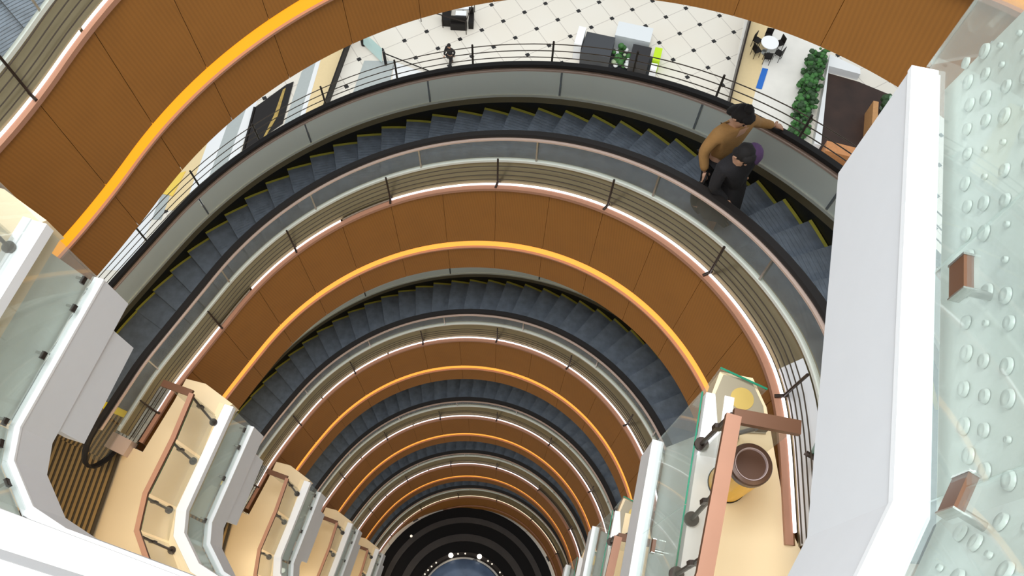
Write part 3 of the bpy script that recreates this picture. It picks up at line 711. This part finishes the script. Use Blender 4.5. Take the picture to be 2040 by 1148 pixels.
for j in range(30): s_ = random.uniform(.1, .25); q.sphere((random.uniform(-.2, .2), random.uniform(-1.0, 1.0), random.uniform(.2, .9)), s_, s_, s_, 6, 5, random.choice((0, 1)))
tag(q.build('clothes_rack', [mat('mint', srgb(150, 180, 155), .6), green2], loc=(18.4, 21.7, 0)), 'pale green merchandise heap beside the tan display shelf', 'merchandise')
# basin at the foot of the well
bs = empty('round_basin', (.13, .05, .001)); tag(bs, 'black round basin at the foot of the well with a blue fountain bowl', 'basin')
blk = mat('basin_black', srgb(13, 11, 11), .55, spec=.12); blk2 = mat('basin_charcoal', srgb(56, 52, 50), .5, noise=.4, nscale=2, spec=.2)  # charcoal rings paint the grey arcs reflected in the black basin
for i, (ra, rb2, z, mm) in enumerate(((3.3, 2.95, .10, blk), (2.95, 2.75, .16, blk2), (2.75, 2.35, .12, blk), (2.35, 2.1, .2, blk2), (2.1, 1.72, .14, blk))):
    q = MB(); q.lathe([(ra, 0), (ra, z), (rb2, z), (rb2, 0)], seg=72); q.build('basin_ring', mm, bs)
q = MB(); q.lathe([(1.72, .1), (1.72, .22), (1.62, .24), (1.56, .12)], seg=60); q.build('light_ring', blk2, bs)
q = MB(); q.lathe([(1.5, .05), (1.45, .26), (1.1, .3), (.75, .24), (.5, .2)], seg=60); q.build('fountain_bowl', mat('bowl_blue', srgb(84, 106, 138), .45, .1, noise=.5, nscale=2.5, bump=.6, bscale=4), bs, smooth=True)
q = MB(); q.lathe([(.5, .2), (.42, .1), (0, .08)], seg=40); q.build('bowl_well', blk, bs)
lampm = mat('basin_lamp', (1, .95, .85, 1), .4, 0, (1, .93, .8, 1), 3); lamp2 = mat('basin_lamp_dim', (1, .95, .85, 1), .4, 0, (1, .9, .75, 1), .7)
for a, big in ((108, 1), (72, 1), (90, 0), (128, 0), (135, 0), (141, 0), (147, 0), (60, 0), (54, 0), (40, 0), (34, 0), (28, 0), (155, 0), (99, 0)):
    a = math.radians(a); q = MB(); s_ = .09 if big else .03; q.sphere((1.66*cos(a), 1.66*sin(a), .26), s_, s_, s_*.7, 10, 6); q.build('basin_lamp', lampm if big else lamp2, bs, smooth=True)
for x, y in ((-2.0, 2.2),):
    q = MB(); q.sphere((x, y, .2), .05, .05, .04, 8, 6); q.build('basin_lamp', lamp2, bs, smooth=True)
# ------------------------------------------------------------------ people
def skin(name, V, E, R, m_, parent, sub=1, smooth=True):
    me = bpy.data.meshes.new(name); me.from_pydata(V, E, []); o = bpy.data.objects.new(name, me); C.objects.link(o)
    sm = o.modifiers.new('s', 'SKIN'); sm.use_smooth_shade = smooth
    for i, r in enumerate(R): me.skin_vertices[0].data[i].radius = (r, r) if not isinstance(r, tuple) else r
    me.skin_vertices[0].data[0].use_root = True
    ss = o.modifiers.new('u', 'SUBSURF'); ss.levels = ss.render_levels = sub
    dg = bpy.context.evaluated_depsgraph_get(); nm = bpy.data.meshes.new_from_object(o.evaluated_get(dg))
    o.modifiers.clear(); o.data = nm; nm.materials.clear(); nm.materials.append(m_)
    for p in nm.polygons: p.use_smooth = True
    o.parent = parent; bpy.data.meshes.remove(me)
    return o
skinm = mat('skin_tone', srgb(206, 160, 132), .55); hairm = mat('hair_black', srgb(20, 16, 16), .8, noise=.4, nscale=30)
def person(name, label, base, yaw, H, J, cloth, lower, hair_long, group=None, lean=(0, 0)):
    """J: joints in the body's frame (x right, y forward, z up) in units of 1.6 m height"""
    root = empty(name, base, yaw); k = H/1.6
    tag(root, label, 'person', group)
    v = lambda p: tuple(c*k for c in p)
    hx, hy, hz = J['head']
    nb = (J['neck'])
    # continuous body: pelvis root, spine, neck, legs, arms
    V = [J['pelvis'], J['waist'], J['chest'], nb, (hx, hy, hz-.07), (hx, hy+.005, hz+.03)]
    E = [(0, 1), (1, 2), (2, 3), (3, 4), (4, 5)]; R = [(.135, .10), (.115, .085), (.14, .095), .05, (.066, .074), (.068, .08)]
    for s in ('L', 'R'):
        i = len(V); V += [J['hip'+s], J['knee'+s], J['ankle'+s], J['toe'+s]]; E += [(0, i), (i, i+1), (i+1, i+2), (i+2, i+3)]; R += [.08, .055, .038, .032]
        i = len(V); V += [J['sho'+s], J['elb'+s], J['wri'+s]]; E += [(2, i), (i, i+1), (i+1, i+2)]; R += [.055, .04, .027]
    body = skin('body', [v(p) for p in V], E, [tuple(q*k for q in r) if isinstance(r, tuple) else r*k for r in R], skinm, root)
    # hands: palm and five separate bent fingers
    for s in ('L', 'R'):
        W = Vector(J['wri'+s]); D = (W-Vector(J['elb'+s])).normalized(); sd = D.cross(Vector((0, 0, 1)) if abs(D.z) < .8 else Vector((0, 1, 0))).normalized(); dn = D.cross(sd)
        if dn.z > 0 and abs(D.z) < .8: dn = -dn
        V2 = [W, W+D*.045, W+D*.075]; E2 = [(0, 1), (1, 2)]; R2 = [.022, (.034, .016), (.034, .014)]
        for fi, (off, L) in enumerate(((-.028, .062), (-.010, .072), (.010, .068), (.027, .052))):
            i = len(V2); a = W+D*.078+sd*off; V2 += [a, a+D*L*.5+dn*.006, a+D*L*.8+dn*.028]; E2 += [(2, i), (i, i+1), (i+1, i+2)]; R2 += [.009, .0085, .0075]
        i = len(V2); a = W+D*.03-sd*.034; V2 += [a, a+D*.03-sd*.022, a+D*.055-sd*.024+dn*.012]; E2 += [(1, i), (i, i+1), (i+1, i+2)]; R2 += [.011, .0095, .008]
        skin('hand', [v(p) for p in V2], E2, [tuple(q*k for q in r) if isinstance(r, tuple) else r*k for r in R2], skinm, root)
    # face: nose, eyes, brows, mouth, ears
    look = Vector(J['look']).normalized(); sdv = look.cross(Vector((0, 0, 1))).normalized(); upv = sdv.cross(look); hc = Vector((hx, hy, hz))
    T = Matrix((sdv, look, upv)).transposed().to_4x4(); T.translation = hc
    def part(nm, items, m_):
        q = MB()
        for c, rr in items: q.sphere(c, *rr, 8, 6)
        q.v = [tuple((T @ Vector(p))*k) for p in q.v]; return q.build(nm, m_, root, smooth=True)
    part('nose', [((0, .088, -.012), (.013, .018, .022))], skinm)
    part('ear', [((.078, 0, -.01), (.012, .02, .03))], skinm); part('ear', [((-.078, 0, -.01), (.012, .02, .03))], skinm)
    part('eye', [((.028, .078, .012), (.012, .008, .007))], M['rubber']); part('eye', [((-.028, .078, .012), (.012, .008, .007))], M['rubber'])
    part('mouth', [((0, .078, -.052), (.022, .01, .006))], mat('lip', srgb(170, 90, 85), .5))
    its = [((0, -.018, .035), (.088, .092, .078)), ((0, .03, .075), (.07, .055, .035)), ((.05, -.02, .0), (.042, .06, .075)), ((-.05, -.02, .0), (.042, .06, .075))]
    if hair_long: its += [((0, -.06, -.06), (.085, .05, .12)), ((.0, -.05, .12), (.045, .045, .035))]
    part('hair', its, hairm)
    # upper garment
    V3 = [J['pelvis'], J['waist'], J['chest'], (nb[0], nb[1], nb[2]-.02)]; E3 = [(0, 1), (1, 2), (2, 3)]; R3 = [(.165, .125), (.145, .11), (.16, .115), .062]
    for s in ('L', 'R'):
        i = len(V3); el = Vector(J['elb'+s]); wr = Vector(J['wri'+s]); V3 += [J['sho'+s], el, wr-(wr-el)*.06]; E3 += [(2, i), (i, i+1), (i+1, i+2)]; R3 += [.075, .056, .042]
    skin(cloth[0], [v(p) for p in V3], E3, [tuple(q*k for q in r) if isinstance(r, tuple) else r*k for r in R3], cloth[1], root)
    # lower garment
    if lower[0] == 'trousers':
        V4 = [J['pelvis']]; E4 = []; R4 = [(.15, .115)]
        for s in ('L', 'R'):
            i = len(V4); an = Vector(J['ankle'+s]); V4 += [J['hip'+s], J['knee'+s], an+Vector((0, 0, .03))]; E4 += [(0, i), (i, i+1), (i+1, i+2)]; R4 += [.095, .07, .055]
        skin('trousers', [v(p) for p in V4], E4, [tuple(q*k for q in r) if isinstance(r, tuple) else r*k for r in R4], lower[1], root)
    else:
        q = MB(); px, py, pz = J['pelvis']; seg = 28; rows = []
        for rx, ry, z in ((.135, .10, pz+.12), (.18, .14, pz-.02), (.20, .165, pz-.2), (.225, .19, pz-.42)):
            n = len(q.v)
            q.v += [v((px+(rx+.010*sin(7*2*pi*e/seg))*cos(2*pi*e/seg), py+(ry+.010*sin(7*2*pi*e/seg))*sin(2*pi*e/seg), z)) for e in range(seg)]; rows.append(n)
        for n0, n1 in zip(rows, rows[1:]):
            for e in range(seg): q.f.append((n0+e, n0+(e+1) % seg, n1+(e+1) % seg, n1+e)); q.mi.append(0)
        q.build('skirt', lower[1], root, smooth=True)
    for s in ('L', 'R'):
        a = Vector(J['ankle'+s]); t_ = Vector(J['toe'+s]); q = MB(); d = (t_-a); d.z = 0; d.normalize(); mid = (a+t_)/2
        T2 = Matrix(((d.y, d.x, 0, mid.x), (-d.x, d.y, 0, mid.y), (0, 0, 1, 0), (0, 0, 0, 1)))
        q.sphere((0, 0, 0), .045, .125, .05, 12, 8); q.v = [tuple(Vector((p.x, p.y, max(p.z+min(a.z, t_.z)-.0, min(a.z, t_.z)-.03)))*k) for p in [T2 @ Vector(c) for c in q.v]]
        q.build('shoe', M['rubber'], root, smooth=True)
    return root
def jt(**kw):
    J = dict(pelvis=(0, 0, .86), waist=(0, 0, 1.0), chest=(0, .0, 1.2), neck=(0, .01, 1.37), head=(0, .03, 1.49), look=(0, 1, -.3),
             hipL=(-.085, 0, .80), kneeL=(-.09, .02, .44), ankleL=(-.09, -.02, .07), toeL=(-.095, .12, .035),
             hipR=(.085, 0, .80), kneeR=(.09, .03, .44), ankleR=(.09, 0, .07), toeR=(.095, .14, .035),
             shoL=(-.17, 0, 1.29), elbL=(-.22, -.02, 1.03), wriL=(-.23, .05, .80), shoR=(.17, 0, 1.29), elbR=(.22, -.02, 1.03), wriR=(.23, .05, .80))
    J.update(kw); return J
def stand(u, r, tread_u): x, y, _ = P(u, r, 0); return Vector((x, y, Z0+zl(tread_u)+.035))
tan = mat('tan_coat', srgb(176, 132, 78), .8, noise=.15, nscale=12, bump=.3); blackc = mat('black_cloth', srgb(24, 22, 26), .85, noise=.3, nscale=12, bump=.3)
purple = mat('purple_cloth', srgb(92, 66, 108), .8, noise=.2, nscale=12)
yaw = -.96-pi/2          # body y axis along the direction of travel
b1 = stand(-.935, 4.05, -.902)
hp = Vector(P(-.965, 4.655, .83)); hp.z += Z0
loc = Matrix.Rotation(-yaw, 3, 'Z') @ (hp-b1); k1 = 1.56/1.6; loc /= k1
# the outer handrail lies at the body's left
wl = loc+Vector((.07, -.06, .03)); sh = Vector((-.17, 0.02, 1.29)); el = (sh+wl)/2+Vector((0, -.05, -.05))
person('person', 'person in a tan coat with dark hair, hand on the outer handrail', tuple(b1), yaw, 1.56,
       jt(shoL=tuple(sh), elbL=tuple(el), wriL=tuple(wl), elbR=(.235, -.03, 1.04), wriR=(.23, .06, .82), head=(.0, .05, 1.49), look=(.1, 1, -.75), kneeR=(.09, .05, .45)),
       ('coat', tan), ('trousers', blackc), True)
b2 = stand(-1.016, 3.90, -.978)
p2 = person('person', 'person in a long black dress with short black hair and a purple sleeve', tuple(b2), yaw, 1.5,
       jt(pelvis=(.04, 0, .86), waist=(.07, .0, 1.0), chest=(.10, .01, 1.19), neck=(.13, .03, 1.35), head=(.14, .06, 1.46), look=(.2, 1, -.9),
          shoL=(-.06, .02, 1.28), elbL=(-.15, -.02, 1.04), wriL=(-.13, .02, .84), shoR=(.27, .0, 1.26), elbR=(.30, .02, 1.0), wriR=(.17, .13, .80), toeR=(.10, .2, .03), ankleR=(.10, .06, .07)),
       ('dress_top', blackc), ('skirt', blackc), False)
q = MB(); q.sphere((-.07*.94, .02, 1.24*.94), .085, .09, .12, 12, 8); q.build('purple_shawl', purple, p2, smooth=True)
q = MB(); q.sphere((0, 0, 0), .11, .07, .16, 14, 10); q.tube([(-.07, 0, .1), (-.05, 0, .3), (.05, 0, .3), (.07, 0, .1)], .01, 6)
bag = q.build('handbag', M['rubber'], smooth=True); bl = b1+Matrix.Rotation(yaw, 3, 'Z') @ Vector((.235, .10, .50)); bag.location = bl; bag.rotation_euler = (0, 0, yaw+.6)
tag(bag, 'black handbag hanging from the hand of the person in tan', 'handbag')
person('person', 'small figure in black walking on the tiled hall floor beyond the railing', (-1.95, 24.0, 0), 2.6, 1.6,
       jt(kneeL=(-.09, .12, .46), ankleL=(-.12, .25, .07), toeL=(-.12, .36, .04), kneeR=(.09, -.08, .45), ankleR=(.12, -.3, .09), toeR=(.12, -.2, .03), elbL=(-.2, -.12, 1.05), wriL=(-.18, -.08, .84), elbR=(.2, .1, 1.05), wriR=(.18, .2, .88)),
       ('coat', blackc), ('trousers', blackc), False)
